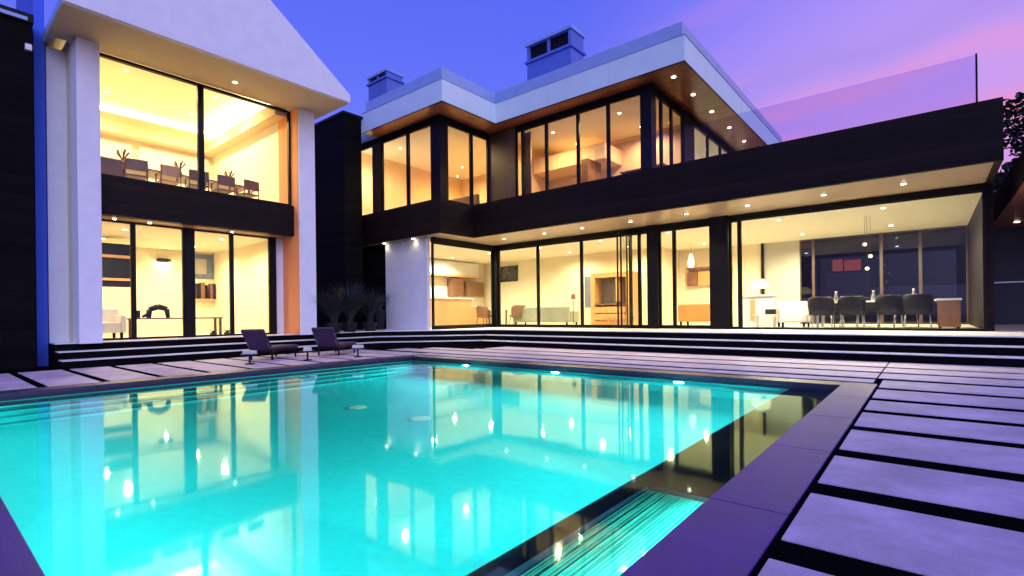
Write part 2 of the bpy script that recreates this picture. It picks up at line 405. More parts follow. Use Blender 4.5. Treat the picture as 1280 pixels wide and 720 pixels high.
# floors and ceilings
mk('floor', bxs([(-18.5, 1.0, 15.36, 22.0, .5002, .506), (-18.5, -13.56, 11.95, 15.36, .5002, .506)]), M['floor_int'], H)
mk('ceiling', bxs([(-18.5, 1.0, 15.42, 22.0, 3.72, 3.785), (-18.5, -13.60, 12.0, 15.42, 3.72, 3.785)]), M['ceil'], H)
mk('soffit', bxs([(-12.38, .98, 13.12, 15.34, 3.775, 3.80), (-18.5, -12.62, 11.55, 13.12, 3.775, 3.80), (-13.45, -12.38, 13.12, 15.2, 3.775, 3.80)]), M['soffit_gold'], H)
mk('floor_slab', bxs([(-18.6, .97, 13.13, 26, 3.80, 4.3), (-18.6, -12.63, 11.56, 13.13, 3.80, 4.3)]), M['dark_brown'], H)
mk('upper_floor', bxs([(-18.5, -6.6, 14.7, 26, 4.301, 4.32), (-18.5, -13.2, 12.1, 14.7, 4.301, 4.32)]), M['floor_int'], H)
# balcony band
mk('balcony_band', bxs([(-12.62, 1.10, 13.0, 13.12, 3.76, 4.92), (-12.62, -12.5, 11.43, 12.998, 3.76, 4.92), (-18.5, -12.622, 11.43, 11.55, 3.76, 4.92), (.98, 1.10, 13.122, 22.4, 3.76, 4.92)]), M['clad'], H)
# ground floor walls
mk('wall', bx(-18.62, -18.5, 11.8, 20.1, .5, 3.78), M['cream'], H)
mk('wall', bxs([(-18.5, -8.5, 20.0, 20.12, .506, 3.72), (-8.6, -8.5, 20.12, 22.0, .506, 3.72), (-8.5, -5.15, 22.0, 22.12, .506, 3.72)]), M['cream'], H)
mk('wall', bx(1.0, 1.12, 15.3, 22.2, .5, 3.755), M['clad'], H)
mk('wall', bx(-16.0, -13.62, 11.80, 11.93, .502, 3.77), M['render'], H, label='white rendered end wall of the kitchen wing')
mk('wall', bx(-22, -16.002, 11.86, 11.98, 0, 3.77), M['clad_black'], H, label='black lower wall left of the white one')
# columns
mk('column', bx(-6.9, -6.55, 15.12, 15.42, .5, 3.775), M['black'], H)
mk('column', bx(-4.94, -4.42, 15.12, 15.42, .5, 3.775), M['black'], H)
mk('column', bx(-13.56, -13.31, 15.15, 15.40, .5, 3.775), M['black'], H)
mk('header', bxs([(-13.30, -6.902, 15.2, 15.4, 3.60, 3.77), (-6.548, -4.942, 15.2, 15.4, 3.60, 3.77), (-4.418, 1.0, 15.2, 15.4, 3.62, 3.77), (-13.58, -13.44, 11.94, 15.148, 3.60, 3.77)]), M['black'], H)
mk('door_track', bxs([(-13.30, -6.902, 15.22, 15.36, .501, .56), (-6.548, -4.942, 15.22, 15.36, .501, .56), (-4.418, 1.0, 15.24, 15.34, .501, .53), (-13.56, -13.46, 11.94, 15.148, .501, .58)]), M['black'], H)
for a, b in ((-13.30, -11.335), (-11.333, -9.42), (-9.418, -7.55), (-7.548, -7.23), (-7.228, -6.902), (-6.548, -6.07), (-6.068, -4.942)):
    window(H, 'y', 15.29, a, b, .56, 3.60, .05)
window(H, 'y', 15.29, -4.416, -4.16, .53, 3.62, .045)
window(H, 'y', 15.29, -4.158, .998, .53, 3.62, .06, frame_z=.03)
# folded door leaves standing open near the columns
for x in (-7.62, -7.50):
    window(H, 'x', x, 14.5, 15.2, .56, 3.60, .05, .035)
window(H, 'x', -13.51, 11.94, 15.148, .58, 3.60, .06)
# back glazing of the dining room
mk('wall', bx(-5.15, -5.05, 21.9, 22.1, .506, 3.72), M['black'], H)
mk('wall', bx(-5.05, -3.80, 22.0, 22.1, .506, 3.72), M['grey_panel'], H, label='grey sliding panel at the back of the dining room')
for a, b in ((-3.80, -3.35), (-3.348, -1.27), (-1.268, -.20), (-.198, .998)):
    window(H, 'y', 22.03, a, b, .506, 3.72, .045, m=M['dark_brown'], gm=M['glass_smoke'])
# downlights under the balcony
for x in (-15.9, -14.2): downlight(H, x, 11.68, GC, 6, r=.055)
for x in (-11.9, -10.1, -8.6, -6.9, -5.2, -3.6, -1.9, -.4): downlight(H, x, 14.0, GC, 160, r=.045)

# upper floor
UC = 7.95
def um(*a, **k): return mk(*a, **k)
mk('wall', bx(-16.95, -16.42, 11.95, 12.1, 4.3, 7.98), M['dark_brown'], H)
mk('wall', bx(-13.1, -11.77, 14.52, 14.66, 4.3, 7.98), M['dark_brown'], H, label='brown timber wall panel in the inner corner of the upper floor')
mk('column', bx(-13.47, -13.03, 11.93, 12.28, 4.3, 7.985), M['black'], H)
mk('column', bx(-6.75, -6.42, 14.5, 14.85, 4.3, 7.985), M['black'], H)
mk('column', bx(-6.55, -6.43, 17.22, 18.2, 4.3, 7.985), M['black'], H)
mk('header', bxs([(-18.2, -13.472, 11.94, 12.08, 7.80, 7.98), (-13.14, -13.04, 12.282, 14.5, 7.80, 7.98), (-11.768, -6.752, 14.54, 14.68, 7.80, 7.98), (-6.56, -6.46, 14.852, 17.218, 7.80, 7.98), (-6.56, -6.46, 18.202, 26, 7.80, 7.98)]), M['black'], H)
for a, b in ((-16.418, -14.82), (-14.818, -13.472)): window(H, 'y', 12.0, a, b, 4.3, 7.80, .07)
window(H, 'y', 12.0, -18.2, -16.952, 4.3, 7.80, .05)
for a, b in ((12.282, 13.55), (13.552, 14.5)): window(H, 'x', -13.09, a, b, 4.3, 7.80, .07)
for a, b in ((-11.768, -11.45), (-11.448, -10.38), (-10.378, -9.07), (-9.068, -7.93), (-7.928, -6.752)): window(H, 'y', 14.6, a, b, 4.3, 7.80, .055)
for a, b in ((14.852, 15.4), (15.402, 16.22), (16.222, 17.218), (18.202, 19.78), (19.782, 21.3), (21.302, 22.9), (22.902, 25.9)): window(H, 'x', -6.5, a, b, 4.3, 7.80, .06)
mk('wall', bxs([(-18.5, -6.6, 18.4, 18.5, 4.32, UC), (-18.6, -18.5, 12.0, 18.4, 4.32, UC), (-12.95, -12.85, 14.7, 18.4, 4.32, UC)]), M['peach'], H)
mk('wall', bxs([(-18.5, -6.7, 25.9, 26.0, 4.32, UC)]), M['cream'], H)
mk('ceiling', bxs([(-18.5, -6.6, 14.7, 26, UC, 7.985), (-18.5, -13.2, 12.1, 14.7, UC, 7.985)]), M['ceil'], H)
# low joinery and sloped bulkhead seen through the upper glass
mk('bulkhead', lambda bm: prism(bm, [(-12.8, 17.0), (-9.4, 17.0), (-9.4, 18.39), (-12.8, 18.39)], 6.9, 7.5), M['peach'], H)
mk('curtain', lambda bm: [tube(bm, (-11.6+.05*i, 14.85+.03*(i % 2), 4.33), (-11.6+.05*i, 14.85+.03*(i % 2), 7.75), .035) for i in range(7)], M['wood_br'], H, smooth=True)
# roof
RB = [(-16.6, 11.25), (-12.15, 11.25), (-12.15, 13.88), (-5.15, 13.88), (-5.15, 26.6), (-20, 26.6), (-20, 11.9), (-16.6, 11.9)]
def inset(P, d):
    out = []; n = len(P)
    for i in range(n):
        a, b, c = Vector(P[i-1]), Vector(P[i]), Vector(P[(i+1) % n])
        e0 = (b-a).normalized(); e1 = (c-b).normalized()
        n0 = Vector((-e0.y, e0.x)); n1 = Vector((-e1.y, e1.x))
        out.append(tuple(b+(n0+n1)*d))
    return out
roof = mk('roof', lambda bm: prism(bm, RB, 8.0, 8.74), M['fascia_white'], H)
mk('roof_cap', lambda bm: prism(bm, inset(RB, .10), 8.741, 9.16), M['roof_metal'], roof)
mk('flashing', lambda bm: prism(bm, inset(RB, -.02), 8.715, 8.7405), M['roof_metal'], roof)
for x, y in ((-14.4, 11.25), (-9.8, 13.88), (-7.5, 13.88)): mk('fascia_joint', bx(x-.003, x+.003, y-.001, y+.001, 8.01, 8.71), M['grey_panel'], roof)
for y in (16.6, 19.4, 22.2): mk('fascia_joint', bx(-5.152, -5.148, y-.006, y+.006, 8.01, 8.71), M['grey_panel'], roof)
mk('eaves_soffit', lambda bm: prism(bm, inset(RB, .04), 7.985, 7.9995), M['soffit'], H)
mk('eaves_trim', lambda bm: [prism(bm, [RB[i], RB[i+1], inset(RB, .04)[i+1], inset(RB, .04)[i]], 7.975, 7.9995) for i in range(5)], M['black'], H)
for y in (14.6, 16.2, 18.0, 20.0, 22.0, 24.2): downlight(H, -5.75, y, 7.985, 30, CREAM, r=.06)
# chimneys
def chim(x0, x1, y0, y1, z0, z1, cap, sl):
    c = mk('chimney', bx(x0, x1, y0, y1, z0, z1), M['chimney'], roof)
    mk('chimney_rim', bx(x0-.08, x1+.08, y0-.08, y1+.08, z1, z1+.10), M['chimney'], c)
    mk('chimney_louvre', bx(x0+.12, x1-.12, y0+.12, y1-.12, z1+.10, z1+cap), M['black'], c)
    for a in [(x0, x0+.12, y0, y0+.12, z1+.10, z1+cap), (x1-.12, x1, y0, y0+.12, z1+.10, z1+cap), (x0, x0+.12, y1-.12, y1, z1+.10, z1+cap), (x1-.12, x1, y1-.12, y1, z1+.10, z1+cap), ((x0+x1)/2-.05, (x0+x1)/2+.05, y0, y0+.1, z1+.1, z1+cap), (x1-.05, x1, y0+.122, y1-.122, z1+.1, z1+cap)]:
        mk('chimney_post', bx(*a), M['chimney'], c)
    mk('chimney_cap', bx(x0-.06, x1+.06, y0-.06, y1+.06, z1+cap, z1+cap+.12), M['roof_metal'], c)
chim(-13.05, -10.85, 17.0, 17.95, 9.1, 11.62, .72, 0)
chim(-23.0, -21.4, 16.0, 17.0, 7.0, 13.3, .34, 0)
mk('chimney_base', lambda bm: prism_x(bm, [(14.0, 9.0), (16.0, 9.0), (16.0, 10.6)], -20.2, -17.2), M['roof_metal'], roof)
# glass balustrade above the band
for k in range(4): mk('balustrade_glass', bx(-7.6+2.085*k, -7.6+2.085*(k+1)-.003, 13.14, 13.155, 4.9, 5.87), M['glass_balu'], H, label='faint glass balustrade panel standing on the dark balcony band' if k == 0 else None)
mk('balustrade_post', bx(.735, .765, 13.13, 13.165, 4.88, 5.89), M['black'], H)

# room lamps of the main house
def room_lamps(root, xs, ys, z, power, col, r=.07):
    for x in xs:
        for y in ys:
            downlight(root, x, y, z, 0)
            lamp('room_lamp', (x, y, z-.03), power*3.2, col, 'SPOT', r=r, spot=R(165))
room_lamps(H, (-17.2, -14.9), (13.2, 16.5), 3.72, 210, CREAM)
room_lamps(H, (-12.2, -9.4), (16.6, 18.8), 3.72, 160, WARM)
room_lamps(H, (-6.8, ), (16.6, 20.2), 3.72, 170, WARM)
room_lamps(H, (-3.4, -.9), (16.6, 20.2), 3.72, 360, CREAM)
room_lamps(H, (-16.8, -14.3), (13.2, 16.8), UC, 140, AMBER)
room_lamps(H, (-11.0, -8.2), (15.9, 17.6), UC, 150, AMBER)
room_lamps(H, (-8.0,), (20.2, 23.6), UC, 260, CREAM)
lamp('room_lamp', (-17.7, 12.5, 6.6), 60, CREAM, 'POINT', r=.05)

# ------------------------------------------------------------------ left house
G = thing('gable_house', 'tall white gabled house wing with two storeys of glazing left of the pool', 'house', (-16.5, 5, 0))
gab = [(2.0, 7.07), (8.155, 7.07), (8.155, 7.28), (5.08, 9.55), (2.0, 7.28)]
mk('gable', lambda bm: prism_x(bm, gab, -12.75, -12.6), M['render'], G)
mk('soffit', bx(-14.42, -12.752, 2.0, 8.155, 7.07, 7.12), M['soffit_plain'], G)
def slopes(bm):
    for s in ((2.0, 7.28), (8.155, 7.28)):
        a = (s[0], s[1]); b = (5.08, 9.55); t = .2
        prism_x(bm, [a, b, (b[0]+(.05 if s[0] < 5 else -.05), b[1]-t*1.2), (a[0]+(.0), a[1]-t*.9)], -20.6, -12.752)
mk('roof', slopes, M['roof_metal'], G)
mk('column', bx(-14.6, -14.0, 2.41, 2.81, .48, 7.069), M['render'], G, bevel=.005)
mk('column', bx(-15.2, -14.0, 7.35, 7.84, .48, 7.069), M['render'], G, bevel=.005)
mk('warm_glow_panel', bx(-15.2, -14.06, 7.335, 7.349, .49, 7.069), M['warm_glow'], G)  # thin panel added to carry painted warm light on the pillar side
mk('wall', bx(-15.3, -15.0, 2.07, 2.409, .48, 7.069), M['render'], G)
mk('wall', bx(-17.4, -14.92, 1.86, 2.04, -.03, 10.4), M['end_wall'], G, label='tall end wall left of the gable, coloured blue for its sky-lit shade')
mk('wall', bxs([(-20.4, -14.61, 2.412, 2.6, .49, 7.3), (-20.4, -15.21, 7.36, 7.6, .49, 7.3), (-20.6, -20.4, 2.4, 7.6, .49, 7.3)]), M['cream'], G)
mk('wall', lambda bm: prism_x(bm, [(2.2, 7.301), (7.95, 7.301), (5.08, 9.42)], -20.59, -20.4), M['cream'], G)
mk('floor', bx(-20.4, -15.02, 2.6, 7.36, .5002, .506), M['floor_int'], G)
mk('floor_band', bx(-14.52, -14.3, 2.812, 7.348, 3.37, 4.25), M['clad'], G)
mk('floor_slab', bx(-20.4, -14.522, 2.6, 7.348, 3.40, 4.20), M['cream'], G)
mk('soffit', bx(-14.95, -14.522, 2.812, 7.348, 3.37, 3.399), M['soffit'], G)
mk('upper_floor', bx(-20.4, -14.6, 2.6, 7.348, 4.201, 4.22), M['floor_int'], G)
mk('cornice', bxs([(-20.4, -19.9, 2.6, 7.36, 6.95, 7.55), (-19.9, -14.7, 7.0, 7.355, 6.95, 7.3)]), M['peach'], G)
mk('wall_panel', bxs([(-20.39, -20.3, 2.7, 4.9, 5.5, 6.8), (-20.39, -20.3, 5.1, 7.2, 5.5, 6.8)]), M['ceil'], G)
window(G, 'x', -14.5, 2.812, 4.96, 4.25, 7.069, .07, .1); window(G, 'x', -14.5, 4.962, 7.348, 4.25, 7.069, .07, .1)
mk('column', bx(-15.08, -14.94, 4.72, 4.90, .5, 3.37), M['black'], G)
for a, b in ((2.812, 3.61), (3.612, 4.718), (4.902, 5.87), (5.872, 6.95)): window(G, 'x', -15.0, a, b, .5, 3.369, .05)
mk('column', bx(-15.08, -14.94, 6.952, 7.10, .5, 3.37), M['black'], G)
mk('wall', bx(-15.19, -15.0, 7.102, 7.349, .5, 3.37), M['render'], G)
for y in (3.2, 3.9, 5.8): downlight(G, -14.75, y, 3.37, 7, WARM, r=.035)
downlight(G, -13.7, 5.5, 7.07, 60, WARM)
room_lamps(G, (-18.8, -16.5), (3.8, 6.2), 3.40, 140, WARM)
mk('ceiling', bx(-20.4, -14.62, 2.66, 7.5, 7.72, 7.76), M['ceil'], G)
room_lamps(G, (-18.6, -16.6), (3.9, 6.1), 7.72, 150, WARM)
lamp('ceiling_fill_lamp', (-20.15, 5.0, 7.57), 170, WARM, 'AREA', rot=(math.pi, 0, 0), size=.3, sizey=4.4)  # unseen lamp added above the cornice to brighten the ceiling
lamp('ceiling_fill_lamp', (-17.3, 7.18, 7.33), 150, WARM, 'AREA', rot=(math.pi, 0, 0), size=5, sizey=.2)  # second unseen fill lamp, added along the side cornice

# dark link and neighbouring building
L = thing('dark_link_building', 'black clad connecting block between the gabled house and the main house', 'building', (-19, 10.8, 0))
mk('wall', bx(-24, -16.6, 10.45, 11.2, 0, 8.5), M['clad_black'], L); mk('roof_edge', bx(-24.05, -16.55, 10.40, 11.25, 8.5, 8.6), M['black'], L)
N_ = thing('neighbouring_building', 'black neighbouring building with a pale gutter at the left edge', 'building', (-15, -1, 0))
mk('wall', bx(-18, -14.4, -6, 1.78, -.03, 7.2), M['clad_black'], N_); mk('roof_edge', bx(-18.1, -14.36, -6, 1.80, 7.2, 7.38), M['black'], N_)
mk('gutter', bx(-14.355, -14.30, -6, 1.70, 7.20, 7.27), M['roof_metal'], N_)
wl = mk('wall_light', bx(-14.398, -14.30, 1.66, 1.76, 6.6, 6.72), M['white_gloss'], N_)

# pavilion at the far right
P = thing('garden_pavilion', 'low dark pavilion with timber soffit at the right edge beyond the dining room', 'pavilion', (4, 18, 0))
mk('roof', bx(1.45, 8.5, 12.6, 22.8, 3.55, 4.1), M['clad_black'], P); mk('soffit', bx(1.5, 8.4, 12.7, 22.6, 3.52, 3.549), M['soffit'], P)
mk('wall', bx(1.2, 8.5, 22.0, 22.3, .5, 3.52), mat('navy_panel', (.012, .014, .035), .4), P)
mk('wall', bx(1.3, 8.5, 21.94, 21.998, 1.80, 1.84), M['steel'], P)
mk('post', bx(7.9, 8.1, 13.0, 13.2, .5, 3.52), M['black'], P)
downlight(P, 2.0, 20.6, 3.52, 20, r=.06); downlight(P, 2.2, 15.5, 3.52, 25, r=.06)

# garden wall and lantern seen through the back windows
gw = tag(mk('garden_wall', bxs([(-12, 9, 27, 27.25, -.03, 2.0), (-3.6, -2.0, 26.9, 26.998, .0, 2.7)]), M['grey_panel']), 'pale garden wall seen through the back windows of the dining room', 'wall')
lan = thing('red_lantern', 'glowing red lantern box standing on the garden wall behind the dining room', 'lantern', (-2.9, 27.1, 2.71))
mk('lantern_glass', bxs([(-3.35, -2.98, 26.95, 27.2, 2.78, 3.3), (-2.9, -2.3, 26.95, 27.2, 2.78, 3.25)]), M['red_glow'], lan)
mk('lantern_frame', bxs([(-3.4, -2.25, 26.93, 27.22, 2.71, 2.775), (-3.4, -2.25, 26.93, 27.22, 3.305, 3.34)]), M['black'], lan)

cn = thing('rear_canopy', 'dark rear canopy outside the back windows of the dining room', 'canopy', (-2, 23.5, 3.4)); mk('roof', bx(-6, 1.2, 22.25, 25.4, 3.42, 3.6), M['grey_panel'], cn)
for x in (-3.9, -.9): downlight(cn, x, 24.0, 3.42, 30)
def hedge(bm):
    box(bm, -12, 2.6, 28.6, 29.4, -.03, 4.35)
    for i in range(26000):
        p = Vector((random.uniform(-12, 2.6), random.uniform(28.2, 29.6), 0)); p.z = random.uniform(0, 4.7+.25*math.sin(p.x*1.7)+.12*math.sin(p.x*5))
        a = Vector((random.gauss(0, 1), random.gauss(0, 1), random.gauss(0, 1))).normalized()*.075; b = a.orthogonal().normalized()*.035
        bm.faces.new([bm.verts.new(p+a), bm.verts.new(p+b), bm.verts.new(p-a), bm.verts.new(p-b)])
hg = tag(mk('hedge', hedge, M['leaf']), 'tall dark hedge behind the pale garden wall, seen through the dining room', 'hedge')

# ------------------------------------------------------------------ furniture
def sofa(name, label, m, loc, rz, w=2., cat='sofa'):
    t = thing(name, label, cat, (0, 0, 0))
    mk('seat', bx(-w/2+.12, w/2-.12, -.42, .25, .15, .42), m, t, bevel=.04)
    mk('backrest', bx(-w/2, w/2, .25, .45, .15, .80), m, t, bevel=.05)
    for s in (-1, 1):
        mk('armrest', bx(s*w/2-(.12 if s > 0 else 0), s*w/2+(.12 if s < 0 else 0), -.42, .25, .15, .6), m, t, bevel=.03)
        mk('leg', bxs([(s*(w/2-.1)-.03, s*(w/2-.1)+.03, -.38, -.32, 0, .15), (s*(w/2-.1)-.03, s*(w/2-.1)+.03, .34, .40, 0, .15)]), M['black'], t)
    t.location = loc; t.rotation_euler = (0, 0, rz); return t

def table(name, label, loc, lx, ly, h, m, rz=0, th=.04, lw=.06, cat='table', mleg=None):
    t = thing(name, label, cat)
    mk('tabletop', bx(-lx/2, lx/2, -ly/2, ly/2, h-th, h), m, t, bevel=.006)
    for sx in (-1, 1):
        for sy in (-1, 1):
            cx, cy = sx*(lx/2-lw), sy*(ly/2-lw)
            mk('leg', bx(cx-lw/2, cx+lw/2, cy-lw/2, cy+lw/2, 0, h-th), mleg or m, t)
    t.location = loc; t.rotation_euler = (0, 0, rz); return t

def dining_chair(label, mseat, mleg, group, w=.62):
    """high shell-backed chair; sits facing +y, its back towards -y"""
    t = thing('dining_chair', label, 'chair', group=group)
    mk('seat', bx(-w/2+.04, w/2-.04, -.24, .26, .40, .48), mseat, t, bevel=.03)
    def back(bm):
        n = 10; rows = [(.36, .46*w), (.55, .49*w), (.75, .50*w), (.86, .45*w), (.90, .34*w)]
        for sgn, th in ((1, 0),):
            f = []; b = []
            for z, hw in rows:
                rf = []; rb = []
                for i in range(n+1):
                    u = -1+2*i/n
                    yb = -.30+.14*u*u - (z-.4)*.10
                    rf.append(bm.verts.new((u*hw, yb+.06, z))); rb.append(bm.verts.new((u*hw, yb, z)))
                f.append(rf); b.append(rb)
            for k in range(len(rows)-1):
                for i in range(n):
                    bm.faces.new([f[k][i], f[k][i+1], f[k+1][i+1], f[k+1][i]]); bm.faces.new([b[k][i], b[k+1][i], b[k+1][i+1], b[k][i+1]])
            for k in range(len(rows)-1):
                bm.faces.new([f[k][0], f[k+1][0], b[k+1][0], b[k][0]]); bm.faces.new([f[k][n], b[k][n], b[k+1][n], f[k+1][n]])
            for i in range(n):
                bm.faces.new([f[0][i], b[0][i], b[0][i+1], f[0][i+1]]); bm.faces.new([f[-1][i], f[-1][i+1], b[-1][i+1], b[-1][i]])
    mk('backrest', back, mseat, t, smooth=True)
    for sx in (-1, 1):
        for sy in (-1, 1):
            mk('leg', lambda bm: tube(bm, (sx*(w/2-.09), sy*.19, .40), (sx*(w/2-.05), sy*.24, 0), .02, .014, 8), mleg, t, smooth=True)
    return t

FZ = .506
table('dining_table', 'long white dining table behind the row of black chairs', (-1.0, 17.75, FZ), 3.2, 1.0, .76, M['white_gloss'], mleg=M['steel'])
g = 'black chairs with their backs to the pool along the white dining table'
c0 = dining_chair('black shell dining chair farthest left at the white dining table', M['leather'], M['steel'], g, .66)
c0.location = (-2.4, 17.1, FZ)
for x, y, lb in ((-1.66, 17.1, 'second black dining chair from the left at the white table'), (-.80, 17.1, 'third black dining chair from the left, right of the table gap'), (-.22, 17.0, 'black dining chair farthest right on the pool side, overlapping its neighbour')):
    dup(c0, (x, y, FZ), 0, lb)
g2 = 'black chairs on the far side of the dining table'
for i, x in enumerate((-2.3, -1.4, -.5)):
    dup(c0, (x, 18.45, FZ), math.pi, ['black chair on the far side of the dining table at its left end', 'black chair on the far side of the dining table at its middle', 'black chair on the far side of the dining table at its right end'][i], g2)
cb = thing('sideboard', 'small walnut side cabinet with white top at the right end of the dining table', 'cabinet')
mk('body', bx(-.22, .22, -.25, .25, .05, .72), M['wood_br'], cb); mk('top', bx(-.24, .24, -.27, .27, .72, .77), M['white_gloss'], cb); mk('door', bx(-.20, .20, -.262, -.251, .09, .69), M['wood_br'], cb)
mk('foot', bxs([(-.2, -.15, -.2, .2, 0, .05), (.15, .2, -.2, .2, 0, .05)]), M['black'], cb)
cb.location = (.40, 17.0, FZ)
# tableware on the dining table
for i, (x, y) in enumerate(((-2.1, 17.6), (-1.2, 17.65), (-.3, 17.55))):
    v = tag(mk('glass_vase', lambda bm: lathe(bm, [(.05, 0), (.07, .06), (.05, .16), (.03, .24), (.045, .30)], (0, 0, 0), 14), M['steel'], smooth=True), ['slim silver vase at the left end of the dining table', 'slim silver vase at the middle of the dining table', 'slim silver vase at the right end of the dining table'][i], 'vase', 'vases on the dining table')
    v.location = (x, y, FZ+.761)
pl = thing('pendant_lamp', 'cluster of small globe pendant lamps over the dining table', 'lamp', (-1.35, 17.7, 3.72))
for i, (dx, z) in enumerate(((-.05, 2.9), (.08, 2.55), (0, 2.2))):
    mk('cord', lambda bm: tube(bm, (-1.35+dx, 17.7, z), (-1.35+dx, 17.7, 3.72), .004, seg=5), M['black'], pl)
    mk('globe', lambda bm: lathe(bm, [(.01, -.05), (.04, -.035), (.055, 0), (.04, .035), (.01, .05)], (-1.35+dx, 17.7, z), 12), M['shade'], pl, smooth=True)
# white kitchen bar with glowing lamp, white armchair and stool
isl = thing('white_bar', 'white bar counter behind the narrow pane left of the dining room', 'counter', (-4.45, 18, FZ))
mk('counter', bxs([(-4.95, -3.85, 17.9, 18.5, FZ, 1.50)]), M['white_gloss'], isl); mk('worktop', bx(-5.0, -3.8, 17.85, 18.55, 1.501, 1.55), M['white_gloss'], isl)
mk('wood_inlay', bx(-4.55, -4.40, 17.885, 17.899, .7, 1.4), M['wood_or'], isl)
tl = thing('table_lamp', 'glowing cream table lamp on the white bar counter', 'lamp', (-4.3, 18.15, 1.551))
mk('stand', lambda bm: lathe(bm, [(.08, 0), (.02, .02), (.02, .25)], (-4.3, 18.15, 1.551), 12), M['steel'], tl)
mk('lamp_shade', lambda bm: lathe(bm, [(.30, .22), (.26, .40), (.12, .52), (.10, .52), (.28, .22)], (-4.3, 18.15, 1.551), 20), M['shade'], tl, smooth=True)
ac = sofa('armchair', 'white armchair left of the row of black dining chairs', M['towel'], (-3.25, 17.7, FZ), R(20), .9, 'armchair')
st_ = table('side_table', 'low white table with a dark box beside the white armchair', (-3.95, 17.2, FZ), .6, .45, .40, M['white_gloss'])
db = tag(mk('storage_box', bx(-.14, .14, -.10, .10, 0, .16), M['pot'], bevel=.01), 'small dark box on the low white table', 'box'); db.location = (-3.78, 17.2, FZ+.401)

# living room
sofa('sofa', 'sage green low sofa behind the living room glass', M['green_f'], (-12.7, 17.6, FZ), math.pi, 2.9)
sofa('orange_sofa', 'orange sofa with cream frame between the two black columns', M['orange'], (-6.6, 19.2, FZ), math.pi, 1.5)
tv = thing('wall_tv', 'dark television on the cream wall right of the kitchen', 'television', (-16.6, 19.95, 2.8)); mk('screen', bx(-17.35, -16.15, 19.93, 19.999, 2.75, 3.45), M['screen'], tv); mk('bezel', bx(-17.40, -16.10, 19.96, 19.999, 2.70, 3.50), M['black'], tv)
cab = thing('display_cabinet', 'honey oak display cabinet with mirrored niche and drawers in the living room', 'cabinet', (-10.5, 19.6, FZ))
mk('carcass', bxs([(-11.45, -11.25, 19.3, 19.99, FZ, 2.75), (-9.75, -9.55, 19.3, 19.99, FZ, 2.75), (-11.248, -9.752, 19.3, 19.99, 2.55, 2.75), (-11.248, -9.752, 19.3, 19.99, FZ, .70), (-10.25, -10.12, 19.35, 19.99, 1.5, 2.548)]), M['wood_or'], cab)
mk('niche_back', bx(-11.248, -9.752, 19.9, 19.98, .70, 2.548), M['mirror_s'], cab)
for i in range(2): mk('drawer', bx(-11.24, -9.76, 19.2, 19.88, .72+.30*i, .98+.30*i), M['wood_or'], cab)
mk('shelf', bx(-11.24, -9.76, 19.25, 19.88, 1.36, 1.42), M['wood_br'], cab)
bp = tag(mk('wall_picture', bxs([(-12.15, -11.65, 19.95, 19.998, 1.3, 2.7)]), M['blue_p']), 'tall slate blue picture on the wall left of the oak cabinet', 'picture')
fl = thing('floor_lamp', 'slim floor lamp with dark shade at the right end of the green sofa', 'lamp', (-11.2, 17.5, FZ))
mk('pole', lambda bm: [tube(bm, (-11.2, 17.5, FZ), (-11.2, 17.5, 1.75), .015), tube(bm, (-11.2, 17.5, FZ), (-11.2, 17.5, FZ+.02), .14, .14, 16)], M['wood_br'], fl)
mk('lamp_shade', lambda bm: tube(bm, (-11.2, 17.5, 1.6), (-11.2, 17.5, 1.8), .10, .08, 16), M['wood_br'], fl)
wsf = thing('wall_shelf', 'wooden wall shelf with dark box niche above the orange sofa', 'shelf', (-7.6, 21.9, 2.5))
mk('shelf_board', lambda bm: box(bm, -8.1, -6.3, 21.7, 21.998, 2.85, 2.93), M['wood_br'], wsf); mk('niche', bx(-8.1, -7.65, 21.8, 21.998, 2.15, 2.75), M['wood_br'], wsf); mk('panel', bx(-7.64, -6.3, 21.85, 21.998, 2.15, 2.75), M['wood_or'], wsf)
table('coffee_table', 'low oak coffee table in front of the oak cabinet', (-9.2, 18.0, FZ), 1.2, .6, .38, M['wood_or'])
chl = thing('chandelier', 'small pale hanging lamp above the orange sofa', 'lamp', (-6.9, 19, 3.72))
mk('cord', lambda bm: tube(bm, (-6.9, 19, 3.2), (-6.9, 19, 3.72), .005, seg=5), M['steel'], chl)
mk('shade', lambda bm: lathe(bm, [(.10, -.5), (.13, -.3), (.05, 0), (.02, .02)], (-6.9, 19, 3.2), 14), M['shade'], chl, smooth=True)

# kitchen
kc = thing('kitchen_units', 'white wall cupboards over a splashback with oak base units on the kitchen wall', 'kitchen units', (-18.3, 16, FZ))
mk('wall_cupboard', bx(-18.498, -18.1, 14.2, 19.2, 3.0, 3.66), M['white_gloss'], kc); mk('shelf', bx(-18.498, -17.98, 14.2, 19.2, 2.90, 2.999), M['wood_or'], kc)
mk('base_unit', bx(-18.498, -17.9, 13.0, 19.6, FZ, 1.40), M['wood_or'], kc); mk('worktop', bx(-18.498, -17.86, 13.0, 19.6, 1.401, 1.45), M['white_gloss'], kc)
mk('splashback', bx(-18.498, -18.47, 16.4, 19.6, 1.46, 2.89), M['ceil'], kc)
mk('oven', bxs([(-18.468, -18.1, 17.3, 18.1, 1.96, 2.85), (-18.468, -18.1, 18.35, 19.6, 1.96, 2.70)]), M['wood_br'], kc)
ki = thing('kitchen_island', 'honey oak kitchen island behind the side glass of the kitchen', 'kitchen island', (-16, 15, FZ))
mk('body', bx(-16.4, -15.7, 13.4, 16.2, FZ, 1.70), M['wood_or'], ki); mk('worktop', bx(-16.45, -15.65, 13.35, 16.25, 1.701, 1.75), M['white_gloss'], ki)
kb = c0
st1 = dining_chair('walnut brown chair beside the kitchen island behind the glass corner', M['wood_br'], M['wood_br'], 'brown chairs at the breakfast table', .7); st1.location = (-15.3, 16.6, FZ)
